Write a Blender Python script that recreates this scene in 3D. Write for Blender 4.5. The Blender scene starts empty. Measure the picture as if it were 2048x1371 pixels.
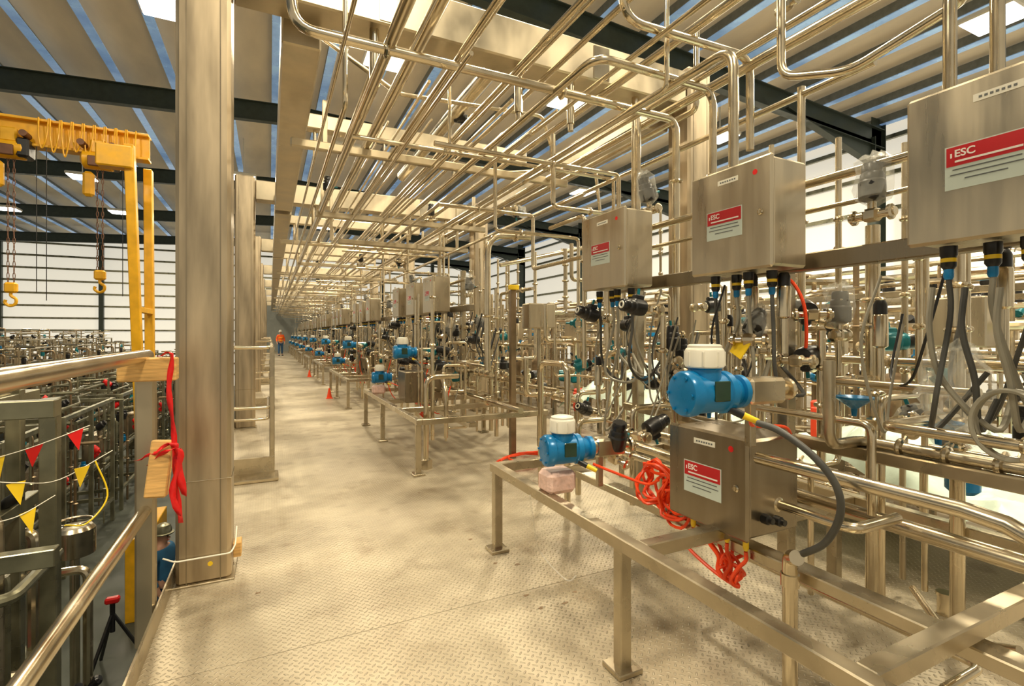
import bpy,bmesh,math,random
from mathutils import Vector as V, Matrix, Euler, noise
random.seed(7)
S=bpy.context.scene; COL=S.collection
PI=math.pi
TH=math.atan(.484); SN=math.sin(TH); CS=math.cos(TH)
CAM=V((0,0,1.5)); FW=V((SN,CS,0)); RT=V((CS,-SN,0)); UP=V((0,0,1))
def ray(px,py): return FW+RT*((px-1024)/1000)+UP*(-(py-668)/1000)
def AX(px,py,x):
    D=ray(px,py); return CAM+D*(x/D.x)
def AY(px,py,y):
    D=ray(px,py); return CAM+D*(y/D.y)
def AZ(px,py,z):
    D=ray(px,py); return CAM+D*((z-1.5)/D.z)
# ---------------------------------------------------------------- materials
def newmat(name):
    m=bpy.data.materials.new(name); m.use_nodes=True
    nt=m.node_tree; b=nt.nodes['Principled BSDF']; return m,nt,b
def N(nt,t,**k):
    n=nt.nodes.new(t)
    for a,v in k.items(): setattr(n,a,v)
    return n
def mix_col(nt,fac,a,b):
    n=N(nt,'ShaderNodeMix',data_type='RGBA')
    if hasattr(fac,'is_linked'): nt.links.new(fac,n.inputs[0])
    else: n.inputs[0].default_value=fac
    for i,x in ((6,a),(7,b)):
        if isinstance(x,tuple): n.inputs[i].default_value=(*x,1)
        else: nt.links.new(x,n.inputs[i])
    return n.outputs[2]
def mat(name,col,metal=0,rough=.5,var=.15,scale=6,stretch=(1,1,1),bump=0,emit=0,alpha=1,rvar=.1):
    m,nt,b=newmat(name)
    tc=N(nt,'ShaderNodeTexCoord'); mp=N(nt,'ShaderNodeMapping'); mp.inputs['Scale'].default_value=stretch
    nt.links.new(tc.outputs['Object'],mp.inputs[0])
    no=N(nt,'ShaderNodeTexNoise'); no.inputs['Scale'].default_value=scale; no.inputs['Detail'].default_value=4
    nt.links.new(mp.outputs[0],no.inputs['Vector'])
    rp=N(nt,'ShaderNodeMapRange'); rp.inputs[1].default_value=.3; rp.inputs[2].default_value=.7
    nt.links.new(no.outputs['Fac'],rp.inputs[0])
    d=tuple(c*(1-var) for c in col); l=tuple(min(1,c*(1+var)) for c in col)
    nt.links.new(mix_col(nt,rp.outputs[0],d,l),b.inputs['Base Color'])
    rr=N(nt,'ShaderNodeMapRange'); rr.inputs[3].default_value=max(.02,rough-rvar); rr.inputs[4].default_value=min(1,rough+rvar)
    nt.links.new(rp.outputs[0],rr.inputs[0]); nt.links.new(rr.outputs[0],b.inputs['Roughness'])
    b.inputs['Metallic'].default_value=metal
    if bump:
        bu=N(nt,'ShaderNodeBump'); bu.inputs['Strength'].default_value=bump; bu.inputs['Distance'].default_value=.01
        nt.links.new(no.outputs['Fac'],bu.inputs['Height']); nt.links.new(bu.outputs[0],b.inputs['Normal'])
    if emit:
        b.inputs['Emission Color'].default_value=(*col,1); b.inputs['Emission Strength'].default_value=emit
    if alpha<1: b.inputs['Alpha'].default_value=alpha
    return m
M={}
M['steel']=mat('polished_steel',(.66,.575,.42),1,.21,.12,5,(1,1,1),0,rvar=.07)
M['beam']=mat('brushed_steel',(.50,.43,.305),.92,.36,.24,3.0,(1,1,.6),.12)
M['colm']=mat('worn_column_steel',(.47,.385,.265),.88,.38,.32,9,(1,1,.14),.06,rvar=.06)
M['cab']=mat('cabinet_steel',(.55,.48,.355),.93,.33,.08,14,(1,1,.1),.05)
M['dkcab']=mat('bronze_steel',(.31,.26,.185),.9,.33,.1,12,(1,1,.1),.05)
M['table']=mat('frame_steel',(.50,.435,.315),.93,.30,.18,6)
M['black']=mat('black_plastic',(.010,.010,.011),0,.35,.3)
M['rubber']=mat('grey_hose',(.065,.065,.06),0,.5,.3)
M['lgrey']=mat('pale_conduit',(.30,.28,.22),.1,.4,.15)
M['blue']=mat('blue_paint',(.004,.19,.46),.1,.3,.1)
M['teal']=mat('teal_paint',(.0,.16,.20),.1,.3,.1)
M['white']=mat('white_plastic',(.80,.77,.66),0,.35,.05)
M['orange']=mat('orange_cable',(.95,.07,.008),0,.4,.1)
M['red']=mat('red_plastic',(.75,.01,.01),0,.4,.1)
M['yellow']=mat('yellow_paint',(.80,.42,.01),.05,.38,.14)
M['ygland']=mat('yellow_plastic',(.95,.65,.02),0,.4,.05)
M['wood']=mat('pine_timber',(.68,.40,.13),0,.6,.25,8,(1,1,9),.2)
M['tag']=mat('label_white',(.60,.68,.62),0,.4,.03)
M['bandred']=mat('label_red',(.55,.015,.02),0,.4,.03)
M['ink']=mat('label_ink',(.12,.13,.13),0,.5,.0)
M['letter']=mat('label_letter',(.9,.85,.8),0,.4,.0)
M['green']=mat('dark_green_paint',(.04,.055,.042),.1,.45,.2)
M['purlin']=mat('galvanised_purlin_glow',(.30,.50,.85),.3,.25,.45,1.5,emit=.26)  # blue emission stands in for the bright shine on the flanges
M['pweb']=mat('purlin_web_shade',(.22,.25,.26),.6,.4,.2)  # darker tone painted in as the shadow side of each purlin
M['roof']=mat('roof_insulation_glow',(.80,.70,.52),0,.7,.14,1.2,(1,.3,1),.3,emit=.045)  # faint emission added to lift the dim ceiling, no light source there
M['glass']=mat('dark_glass',(.02,.05,.03),.1,.1,.2)
M['plastic']=mat('clear_plastic_bag',(.82,.82,.76),0,.12,.05,20,(1,1,1),1.0,alpha=.25)
M['sheet']=mat('plastic_sheet',(.60,.73,.64),0,.28,.12,6,(1,1,1),.8)
M['pink']=mat('pink_foam',(.84,.58,.50),0,.5,.15,30,(1,1,1),.9)
M['lamp']=mat('lamp_lens',(1,.97,.88),0,.5,0,emit=11)
M['tin']=mat('red_panel',(.65,.05,.015),0,.4,.1)
M['skin']=mat('skin',(.55,.30,.20),0,.5,.05)
M['hiviz']=mat('orange_vest',(1.,.13,.01),0,.7,.05)
M['denim']=mat('denim_blue',(.03,.09,.20),0,.8,.2)
M['shirt']=mat('blue_shirt',(.03,.14,.28),0,.8,.2)
M['conc']=mat('dark_concrete',(.06,.07,.055),0,.5,.35,1.5)
M['partition']=mat('grey_partition',(.26,.27,.24),0,.6,.05)
M['rust']=mat('rust_brown_pipe',(.16,.07,.035),.2,.5,.3)
M['dirt']=mat('dried_dirt',(.24,.16,.09),0,.8,.3)
M['brown']=mat('brown_steel',(.28,.205,.125),.85,.4,.3,5)
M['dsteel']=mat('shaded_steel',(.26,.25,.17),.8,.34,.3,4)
def siding(name,col):
    m,nt,b=newmat(name)
    tc=N(nt,'ShaderNodeTexCoord')
    no=N(nt,'ShaderNodeTexNoise'); no.inputs['Scale'].default_value=.5
    nt.links.new(tc.outputs['Object'],no.inputs[0])
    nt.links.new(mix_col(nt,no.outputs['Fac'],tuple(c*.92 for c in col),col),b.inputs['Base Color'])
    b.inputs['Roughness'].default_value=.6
    b.inputs['Emission Color'].default_value=(1,.95,.82,1); b.inputs['Emission Strength'].default_value=.5  # siding glows by itself so the walls look nearly overexposed
    return m
M['wall']=siding('white_siding_glow',(.88,.86,.76))
def diamond():
    m,nt,b=newmat('diamond_plate')
    L=nt.links.new
    def mt(op,a,bv=None,cl=False):
        n=N(nt,'ShaderNodeMath',operation=op); n.use_clamp=cl
        for i,x in enumerate((a,bv)):
            if x is None: continue
            if isinstance(x,(int,float)): n.inputs[i].default_value=x
            else: L(x,n.inputs[i])
        return n.outputs[0]
    g=N(nt,'ShaderNodeNewGeometry'); sp=N(nt,'ShaderNodeSeparateXYZ'); L(g.outputs['Position'],sp.inputs[0])
    k=1/.030
    u=mt('MULTIPLY',mt('ADD',sp.outputs[0],sp.outputs[1]),k*.7071)
    v=mt('MULTIPLY',mt('SUBTRACT',sp.outputs[0],sp.outputs[1]),k*.7071)
    lu=mt('SUBTRACT',mt('FRACT',u),.5); lv=mt('SUBTRACT',mt('FRACT',v),.5)
    par=mt('FLOORED_MODULO',mt('ADD',mt('FLOOR',u),mt('FLOOR',v)),2)
    inv=mt('SUBTRACT',1,par)
    a=mt('ADD',mt('MULTIPLY',lu,par),mt('MULTIPLY',lv,inv))
    c=mt('ADD',mt('MULTIPLY',lv,par),mt('MULTIPLY',lu,inv))
    e=mt('ADD',mt('POWER',mt('ABSOLUTE',mt('DIVIDE',a,.46)),2),mt('POWER',mt('ABSOLUTE',mt('DIVIDE',c,.16)),2))
    h=mt('SUBTRACT',1,e,True)
    h=mt('POWER',h,.5)
    bu=N(nt,'ShaderNodeBump'); bu.inputs['Strength'].default_value=1; bu.inputs['Distance'].default_value=.007
    L(h,bu.inputs['Height']); L(bu.outputs[0],b.inputs['Normal'])
    n1=N(nt,'ShaderNodeTexNoise'); n1.inputs['Scale'].default_value=1.3; n1.inputs['Detail'].default_value=8; n1.inputs['Roughness'].default_value=.62; L(g.outputs['Position'],n1.inputs[0])
    n2=N(nt,'ShaderNodeTexNoise'); n2.inputs['Scale'].default_value=4; n2.inputs['Detail'].default_value=6; L(g.outputs['Position'],n2.inputs[0])
    r1=N(nt,'ShaderNodeMapRange'); r1.inputs[1].default_value=.38; r1.inputs[2].default_value=.62; L(n1.outputs[0],r1.inputs[0])
    r2=N(nt,'ShaderNodeMapRange'); r2.inputs[1].default_value=.56; r2.inputs[2].default_value=.72; L(n2.outputs[0],r2.inputs[0])
    base=mix_col(nt,r1.outputs[0],(.36,.30,.205),(.56,.49,.36))
    base=mix_col(nt,mt('MULTIPLY',h,.45),base,(.74,.67,.53))
    base=mix_col(nt,mt('MULTIPLY',r2.outputs[0],.55),base,(.24,.175,.105))
    L(base,b.inputs['Base Color'])
    b.inputs['Metallic'].default_value=.4
    ro=mt('SUBTRACT',mt('ADD',mt('MULTIPLY',r1.outputs[0],.10),.40),mt('MULTIPLY',h,.12)); L(ro,b.inputs['Roughness'])
    return m
M['plate']=diamond()
# ---------------------------------------------------------------- mesh builder
class MB:
    def __init__(s): s.v=[]; s.f=[]
    def add(s,vs,fs,T=None):
        o=len(s.v)
        s.v+= [ (T@V(p) if T else V(p)) for p in vs]
        s.f+= [tuple(i+o for i in f) for f in fs]; return s
    def box(s,c,d,b=0,T=None):
        c=V(c); h=[x/2 for x in d]
        if b<=0:
            vs=[(c.x+sx*h[0],c.y+sy*h[1],c.z+sz*h[2]) for sx in(-1,1) for sy in(-1,1) for sz in(-1,1)]
            return s.add(vs,[(0,1,3,2),(4,6,7,5),(0,4,5,1),(2,3,7,6),(0,2,6,4),(1,5,7,3)],T)
        b=min(b,min(h)*.98); ix={}; vs=[]
        for sx in(-1,1):
            for sy in(-1,1):
                for sz in(-1,1):
                    sg=(sx,sy,sz)
                    for a in range(3):
                        p=[sg[i]*(h[i]-(0 if i==a else b)) for i in range(3)]
                        ix[(sg,a)]=len(vs); vs.append((c.x+p[0],c.y+p[1],c.z+p[2]))
        fs=[]
        for a in range(3):
            o=[i for i in range(3) if i!=a]
            for sa in(-1,1):
                q=[]
                for (p,r) in((-1,-1),(1,-1),(1,1),(-1,1)):
                    sg=[0,0,0]; sg[a]=sa; sg[o[0]]=p; sg[o[1]]=r; q.append(ix[(tuple(sg),a)])
                fs.append(tuple(q))
        for a in range(3):
            o=[i for i in range(3) if i!=a]
            for p in(-1,1):
                for r in(-1,1):
                    def g(t,fa):
                        sg=[0,0,0]; sg[a]=t; sg[o[0]]=p; sg[o[1]]=r; return ix[(tuple(sg),fa)]
                    fs.append((g(-1,o[0]),g(1,o[0]),g(1,o[1]),g(-1,o[1])))
        for sx in(-1,1):
            for sy in(-1,1):
                for sz in(-1,1): fs.append(tuple(ix[((sx,sy,sz),a)] for a in range(3)))
        return s.add(vs,fs,T)
    def bar(s,p0,p1,w,h,b=0.004):
        p0=V(p0);p1=V(p1); d=p1-p0; L=d.length; d.normalize()
        up=V((0,0,1)) if abs(d.z)<.95 else V((0,1,0))
        x=d.cross(up).normalized(); y=x.cross(d)
        T=Matrix(((x.x,d.x,y.x,0),(x.y,d.y,y.y,0),(x.z,d.z,y.z,0),(0,0,0,1))); T.translation=(p0+p1)/2
        return s.box((0,0,0),(w,L,h),b,T)
    def lathe(s,prof,o,ax,n=20):
        o=V(o); ax=V(ax).normalized(); t=V((0,0,1)) if abs(ax.z)<.9 else V((1,0,0))
        a=ax.cross(t).normalized(); b=ax.cross(a); vs=[];fs=[]
        for (r,z) in prof:
            for i in range(n):
                q=2*PI*i/n; vs.append(o+ax*z+(a*math.cos(q)+b*math.sin(q))*r)
        m=len(prof)
        for j in range(m-1):
            for i in range(n): k=(i+1)%n; fs.append((j*n+i,j*n+k,(j+1)*n+k,(j+1)*n+i))
        fs.append(tuple(range(n))); fs.append(tuple((m-1)*n+i for i in range(n)))
        return s.add(vs,fs)
    def cyl(s,p0,p1,r,r1=None,n=16,b=0):
        p0=V(p0);p1=V(p1); L=(p1-p0).length; r1=r if r1 is None else r1
        pr=[(r,0),(r1,L)] if not b else [(r-b,0),(r,b),(r1,L-b),(r1-b,L)]
        return s.lathe(pr,p0,p1-p0,n)
    def tube(s,pts,r,n=10,closed=False):
        pts=[V(p) for p in pts]; m=len(pts); vs=[];fs=[]; nrm=None
        for i,p in enumerate(pts):
            if closed: t=(pts[(i+1)%m]-pts[i-1])
            else: t=pts[min(i+1,m-1)]-pts[max(i-1,0)]
            if t.length<1e-9: t=V((0,0,1))
            t.normalize()
            if nrm is None:
                u=V((0,0,1)) if abs(t.z)<.9 else V((1,0,0)); nrm=t.cross(u).normalized()
            else:
                nrm=(nrm-t*nrm.dot(t))
                if nrm.length<1e-6: nrm=t.orthogonal()
                nrm.normalize()
            bn=t.cross(nrm)
            for k in range(n):
                q=2*PI*k/n; vs.append(p+(nrm*math.cos(q)+bn*math.sin(q))*r)
        for i in range(m if closed else m-1):
            j=(i+1)%m
            for k in range(n): l=(k+1)%n; fs.append((i*n+k,i*n+l,j*n+l,j*n+k))
        if not closed: fs.append(tuple(range(n))); fs.append(tuple((m-1)*n+i for i in range(n)))
        return s.add(vs,fs)
    def torus(s,c,ax,R,r,n=20,k=8):
        c=V(c); ax=V(ax).normalized(); a=ax.orthogonal().normalized(); b=ax.cross(a)
        return s.tube([c+(a*math.cos(2*PI*i/n)+b*math.sin(2*PI*i/n))*R for i in range(n)],r,k,True)
    def mesh(s,name,m):
        me=bpy.data.meshes.new(name); me.from_pydata([tuple(p) for p in s.v],[],s.f)
        bm=bmesh.new(); bm.from_mesh(me); bmesh.ops.recalc_face_normals(bm,faces=bm.faces); bm.to_mesh(me); bm.free()
        me.materials.append(M[m] if isinstance(m,str) else m)
        me.polygons.foreach_set('use_smooth',[True]*len(me.polygons))
        me.set_sharp_from_angle(angle=math.radians(33)); me.update()
        return me
    def build(s,name,m,parent=None,label=None,cat=None,group=None,kind=None):
        off=V((0,0,0))
        if parent is None:
            lo=V([min(p[i] for p in s.v) for i in range(3)]); hi=V([max(p[i] for p in s.v) for i in range(3)])
            off=V(((lo.x+hi.x)/2,(lo.y+hi.y)/2,lo.z)); s.v=[p-off for p in s.v]
        o=bpy.data.objects.new(name,s.mesh(name,m)); COL.objects.link(o); o.location=off
        if parent: o.parent=parent
        return tag(o,label,cat,group,kind)
def tag(o,label=None,cat=None,group=None,kind=None):
    for k,v in(('label',label),('category',cat),('group',group),('kind',kind)):
        if v: o[k]=v
    return o
def thing(name,label,cat,loc=(0,0,0),rz=0,group=None):
    o=bpy.data.objects.new(name,None); COL.objects.link(o); o.location=loc; o.rotation_euler=(0,0,rz); o.empty_display_size=.1
    return tag(o,label,cat,group)
def fillet(pts,rad=.06,seg=5):
    pts=[V(p) for p in pts]; out=[pts[0]]
    for i in range(1,len(pts)-1):
        a,b,c=pts[i-1],pts[i],pts[i+1]; u=(a-b); w=(c-b); r=min(rad,u.length*.49,w.length*.49)
        p=b+u.normalized()*r; q=b+w.normalized()*r
        for k in range(seg+1):
            t=k/seg; out.append(p*(1-t)**2+b*2*t*(1-t)+q*t*t)
    out.append(pts[-1]); return out
def smooth(pts,seg=6):
    P=[V(p) for p in pts]; P=[P[0]*2-P[1]]+P+[P[-1]*2-P[-2]]; o=[]
    for i in range(1,len(P)-2):
        for k in range(seg):
            t=k/seg; a,b,c,d=P[i-1:i+3]
            o.append(.5*((2*b)+(c-a)*t+(2*a-5*b+4*c-d)*t*t+(3*b-a-3*c+d)*t**3))
    o.append(P[-2]); return o
def pipe(pts,r,label,name='steel_pipe',m='steel',group=None,clamps=(),rad=None,cat='pipe',n=12):
    pts=[V(p) for p in pts]; p0=pts[0].copy()
    L=[p-p0 for p in pts]; path=fillet(L,rad or max(.05,r*2.6))
    if not clamps:
        return MB().tube([p+p0 for p in path],r,n).build(name,m,None,label,cat,group)
    t=thing(name,label,cat,p0,0,group)
    MB().tube(path,r,n).build('tube',m,t)
    for (i,f) in clamps:
        a,b=L[i],L[i+1]; c=a.lerp(b,f); d=(b-a).normalized()
        k=MB(); k.lathe([(r*1.02,-.016),(r*1.55,-.010),(r*1.75,0),(r*1.55,.010),(r*1.02,.016)],c,d,n)
        q=d.orthogonal().normalized(); k.bar(c+q*r*1.5,c+q*(r*1.5+.03),.012,.012,.002)
        k.build('clamp','steel',t)
    return t
def cable(pts,r,m,label,name='cable',group=None,cat='cable',n=8,seg=6):
    return MB().tube(smooth(pts,seg),r,n).build(name,m,None,label,cat,group)
ALLK={}
def refresh():
    ALLK.clear()
    for o in bpy.data.objects:
        if o.parent: ALLK.setdefault(o.parent.name,[]).append(o)
def dup(o,dv,label=None,group=None):
    def rec(x,par):
        c=x.copy(); COL.objects.link(c)
        if par: c.parent=par
        for k in ALLK.get(x.name,[]): rec(k,c)
        return c
    r=rec(o,None); r.location=o.location+V(dv)
    if label: r['label']=label
    if group: r['group']=group
    return r
MERG={}
def merged(o,dv,label,group):
    if o.name not in MERG:
        if o.type=='MESH' and not ALLK.get(o.name): MERG[o.name]=o.data
        else:
            vs=[];fs=[];ms=[];mi=[]
            def rec(x,T):
                if x.type=='MESH':
                    b=len(vs); mm=x.data.materials[0]
                    if mm not in ms: ms.append(mm)
                    for v in x.data.vertices: vs.append(tuple(T@v.co))
                    for p in x.data.polygons: fs.append([b+i for i in p.vertices]); mi.append(ms.index(mm))
                for k in ALLK.get(x.name,[]): rec(k,T@Matrix.LocRotScale(k.location,k.rotation_euler,k.scale))
            rec(o,Matrix.Identity(4))
            me=bpy.data.meshes.new(o.name.split('.')[0]); me.from_pydata(vs,[],fs)
            for mm in ms: me.materials.append(mm)
            me.polygons.foreach_set('material_index',mi); me.polygons.foreach_set('use_smooth',[True]*len(fs))
            me.set_sharp_from_angle(angle=math.radians(33)); me.update(); MERG[o.name]=me
    c=bpy.data.objects.new(o.name.split('.')[0],MERG[o.name]); COL.objects.link(c)
    c.location=o.location+V(dv); c.rotation_euler=o.rotation_euler; c.scale=o.scale
    return tag(c,label,o['category'],group)
def text_mesh(body,size):
    cu=bpy.data.curves.new('lettering','FONT'); cu.body=body; cu.size=size; cu.extrude=.0008; cu.align_x='LEFT'; cu.offset=size*.02
    o=bpy.data.objects.new('tmp',cu); COL.objects.link(o)
    bpy.context.view_layer.update(); dg=bpy.context.evaluated_depsgraph_get()
    me=bpy.data.meshes.new_from_object(o.evaluated_get(dg)); bpy.data.objects.remove(o)
    T=Matrix(((0,0,-1,0),(-1,0,0,0),(0,1,0,0),(0,0,0,1))); me.transform(T)
    me.materials.clear(); me.materials.append(M['letter']); return me
ESC=text_mesh('ESC',.036)
# ================================================================ SETTING
ROOFZ=lambda x: 9.9-abs(x-1)*.05
HF=-3.0
f=MB()
for i in range(21):
    a=-2.4+2.5*i
    f.box((1.95,a+1.25,-.006),(4.99,2.4965,.012),.001)
f.build('floor','plate',kind='structure')
MB().box((2.0,23,-.11),(5.0,52.4,.19)).build('trim_1','beam',kind='structure')
MB().box((-.522,9,.045),(.012,23,.13),.002).build('trim_2','table',kind='structure')
MB().box((-2,20,HF-.1),(50,66,.2)).build('floor','conc',kind='structure')
MB().box((11.5,23,-.35),(12.5,52,.12)).build('floor','dkcab',kind='structure')
c=MB(); x0,x1=-28,19.6; y0,y1=-8,51
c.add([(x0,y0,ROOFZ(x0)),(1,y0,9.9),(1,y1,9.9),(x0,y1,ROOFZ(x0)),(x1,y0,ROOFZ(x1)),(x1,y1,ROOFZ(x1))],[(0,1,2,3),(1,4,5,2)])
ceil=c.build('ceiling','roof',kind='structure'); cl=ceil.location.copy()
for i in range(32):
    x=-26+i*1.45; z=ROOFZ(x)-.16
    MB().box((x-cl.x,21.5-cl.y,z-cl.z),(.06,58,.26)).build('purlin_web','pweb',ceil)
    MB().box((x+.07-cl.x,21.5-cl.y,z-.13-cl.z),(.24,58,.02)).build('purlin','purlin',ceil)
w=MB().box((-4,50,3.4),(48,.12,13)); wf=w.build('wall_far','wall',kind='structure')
wl=wf.location.copy()
for i in range(13):
    z=-2+i*.95
    MB().box((-4-wl.x,49.88-wl.y,z-wl.z),(48,.12,.14)).build('girt','dsteel',wf)
for x in (-24,-18,-12,-6,4,10,15):
    MB().box((x-wl.x,49.75-wl.y,3.2-wl.z),(.3,.3,12)).build('wall_post','green',wf)
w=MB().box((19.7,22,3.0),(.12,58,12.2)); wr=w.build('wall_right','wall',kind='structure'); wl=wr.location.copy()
for i in range(9):
    z=-1.6+i*1.25
    MB().box((19.55-wl.x,22-wl.y,z-wl.z),(.14,58,.14)).build('girt','dsteel',wr)
MB().box((1.2,48.5,1.9),(5.5,.15,4.6),.01).build('wall_partition','partition',kind='structure')
ordn=['first','second','third','fourth','fifth','sixth','seventh','eighth','ninth','tenth','eleventh','twelfth','thirteenth','fourteenth','fifteenth','sixteenth','seventeenth','eighteenth','nineteenth','twentieth']
for i,y in enumerate([10,19,28,37,46]):
    t=thing('portal_frame',f'dark green steel portal frame spanning the roof, {ordn[i]} from the camera','roof frame',(0,y,HF))
    g=MB()
    for sx,xe in((-1,-27.),(1,19.0)):
        g.bar((1,0,9.55-HF-.45),(xe,0,ROOFZ(xe)-HF-.8),.02,.62,.002)
        for dz in(.31,-.31): g.bar((1,0,9.55-HF-.45+dz),(xe,0,ROOFZ(xe)-HF-.8+dz),.24,.025,.002)
    g.add([(14.5,-.01,8.3-HF),(19,-.01,8.1-HF),(19,-.01,7.2-HF),(14.5,.01,8.3-HF),(19,.01,8.1-HF),(19,.01,7.2-HF)],[(0,1,2),(3,4,5),(0,2,5,3)])
    g.bar((14.0,0,8.32-HF),(18.6,0,7.25-HF),.24,.025)
    g.build('rafter','green',t)
    h=MB(); h.box((18.75,0,(8.9-HF)/2),(.6,.02,8.9-HF)); h.box((18.45,0,(8.2-HF)/2),(.025,.26,8.2-HF)); h.box((19.05,0,(8.9-HF)/2),(.025,.26,8.9-HF))
    h.build('column','green',t)
LP=[(330,15),(770,120),(1135,205),(690,300),(165,355),(1165,385),(1440,275),(1990,40),(240,425),(14,418)]
LL=[AZ(a,b,8.1) for a,b in LP]+[V((-4,2,8.1)),V((1.2,-2,8.1)),V((6,1.5,8.1)),V((3,4.5,8.1)),V((11,-1,8.1)),V((-1,24,8.1)),V((3,33,8.1)),V((-3,40,8.1))]
for i,p in enumerate(LL):
    posn=['at the top left beside the tall column','above the long beam at top centre','above the middle pipes','over the far pipe rack','above the yellow gantry crane','over the nearest small cabinet','right of the second column','in the top right corner','behind the yellow crane legs','at the far left edge']
    lab=('bright square high bay lamp '+posn[i]) if i<10 else 'square high bay lamp above the walkway outside the main view'
    t=thing('high_bay_lamp',lab,'ceiling lamp',p,0,None if i<10 else 'lamps outside the main view')
    k=MB().box((0,0,.07),(.95,.95,.12),.03); k.cyl((0,0,.12),(0,0,ROOFZ(p.x)-p.z-.01),.02); k.build('housing','white',t)
    MB().box((0,0,0),(.86,.86,.03),.005).build('lens','lamp',t)
    ld=bpy.data.lights.new('lamp','AREA'); ld.shape='SQUARE'; ld.size=.85; ld.energy=430; ld.color=(1,.86,.61)
    lo=bpy.data.objects.new('lamp_light',ld); COL.objects.link(lo); lo.parent=t; lo.location=(0,0,-.03)
# ================================================================ RACK
CY=[3.66+5.5*k for k in range(8)]
def column(x,y,label,h=4.04,group=None):
    t=thing('rack_column',label,'column',(x,y,0),0,group)
    b=MB(); b.box((0,0,h/2),(.29,.29,h),.022); b.build('shaft','colm',t)
    for sx in(-1,1): MB().box((sx*.088,-.1452,h/2),(.006,.003,h-.02)).build('seam_line','dkcab',t)
    b=MB(); b.box((0,0,.006),(.33,.33,.012),.003); b.build('base_plate','table',t)
    w=MB(); w.box((0,0,.62),(.296,.296,.010),.022); w.build('weld_seam','steel',t)
    return t
for i,y in enumerate(CY):
    l=column(-.36,y,'big square stainless column nearest the camera beside the left rail' if i==0 else f'square stainless rack column on the left of the walkway, {ordn[i]} from the camera')
    if i==0: MB().lathe([(.014,0),(.014,.0015)],(.035,-.146,.115),(0,-1,0),16).build('sticker','ygland',l)
    column(3.7,y,'tall square stainless column behind the nearest upper cabinets' if i==0 else f'square stainless rack column on the right side, {ordn[i]} from the camera')
    t=thing('cross_beam',f'deep stainless box beam crossing over the walkway, {ordn[i]} from the camera','beam',(1.67,y,3.66))
    b=MB(); b.box((0,0,.17),(3.76,.24,.32),.012); b.build('beam','beam',t)
    for x in(-.9,.9): MB().box((x,-.122,.17),(.16,.008,.28),.002).build('splice_plate','steel',t)
    for x in(-1.0,.15,.65,1.35):
        b=MB(); b.cyl((x,-.02,.02),(x,-.02,-.36),.034); b.cyl((x,-.02,-.28),(x,-.02,-.42),.024); b.build('hanger','steel',t)
    t=thing('upper_beam',f'slimmer stainless beam between two rack frames, {ordn[i]} from the camera','beam',(1.67,y+2.6,3.86))
    b=MB(); b.box((.1,0,.1),(2.9,.16,.17),.01); b.build('beam','beam',t)
    for x in(-1.2,-.4,.5,1.1):
        b=MB(); b.cyl((x,0,.02),(x,0,-.3),.02); b.build('hanger','steel',t)
    for q,(yy,zz) in enumerate(((1.4,3.28),(3.9,3.2),(4.7,2.98))):
        t=thing('lower_beam',f'thin stainless crosspiece holding overhead pipes, {ordn[(3*i+q)%20]} from the camera' if 3*i+q<20 else 'thin stainless crosspiece near the far end of the pipe rack','beam',(1.67,y+yy,zz),0,None if 3*i+q<20 else 'far crosspieces')
        b=MB(); b.box((.2*q,0,0),(3.0-.4*q,.07,.08),.01); b.build('beam','beam',t)
        for x in(-1.2+.2*q,1.3):
            b=MB(); b.bar((x,0,0),(x,0,3.72-zz),.045,.045); b.build('hanger','beam',t)
    for nm,xx in(('left',.2),('right',3.45)):
        b=MB(); b.box((xx,y+2.75,3.66),(.26,5.2,.28),.012)
        b.build('long_beam','beam',None,f'heavy stainless beam along the {nm} edge of the rack, {ordn[i]} bay from the camera','beam')
runs=[(.45,3.02,.017),(.64,3.22,.036),(.86,3.36,.042),(1.08,3.26,.02),(1.25,3.5,.018),(1.42,3.08,.016),(1.62,3.42,.026),(1.95,3.52,.022),(2.12,3.30,.018),(2.5,3.5,.03),(2.9,3.30,.034),(3.1,3.05,.022),(2.72,2.85,.018),(.37,3.12,.012),(1.75,3.0,.014),(1.0,3.05,.014),(1.52,3.25,.012),(2.25,3.05,.016),(2.6,3.22,.02),(3.25,3.4,.026)]
runs.sort()
thn=lambda r:'thick' if r>.03 else ('slim' if r<.019 else 'medium')
for i,(x,z,r) in enumerate(runs):
    ystart=-.5+ (i*1.37)%2.5
    if i%3==1: ystart+=2.6
    if r>.03: ystart=-1
    if i%6==1: pts=[(x,46,z),(x,ystart,z),(x,ystart,z+.7)]
    else: pts=[(x,46,z),(x,ystart,z)]
    pipe(pts,r,f'{thn(r)} polished steel pipe running overhead the whole walkway, {ordn[i]} from its left side',name='overhead_pipe')
for i in range(14):
    x=.72+i*.115+(.3 if i>6 else 0); z=3.58+.05*(i%2)
    pipe([(x,46,z),(x,4.0+.35*(i%4),z)],.011+.003*(i%3),f'thin tube in the tight upper bundle of straight tubes, {ordn[i]} from the left',name='bundle_tube',n=8)
MB().cyl((2.15,4.2,4.35),(2.15,9,4.35),.09,n=24,b=.01).build('overhead_duct','steel',None,'fat round steel duct above the second bay of beams','duct')
pipe([AY(572,-80,3.0),AY(590,55,3.0),AY(1352,240,3.0),AY(1352,650,3.0)],.03,'long polished pipe crossing the walkway overhead then dropping beside the middle cabinet','cross_pipe',clamps=[(1,.18),(1,.62),(2,.3)],rad=.11)
pipe([(1.78,26,3.18),(1.78,2.5,3.18),(2.75,2.5,3.18),(2.75,2.5,2.0)],.026,'overhead pipe that bends right then drops behind the upper cabinets','cross_pipe',rad=.12,clamps=[(2,.5)])
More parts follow.
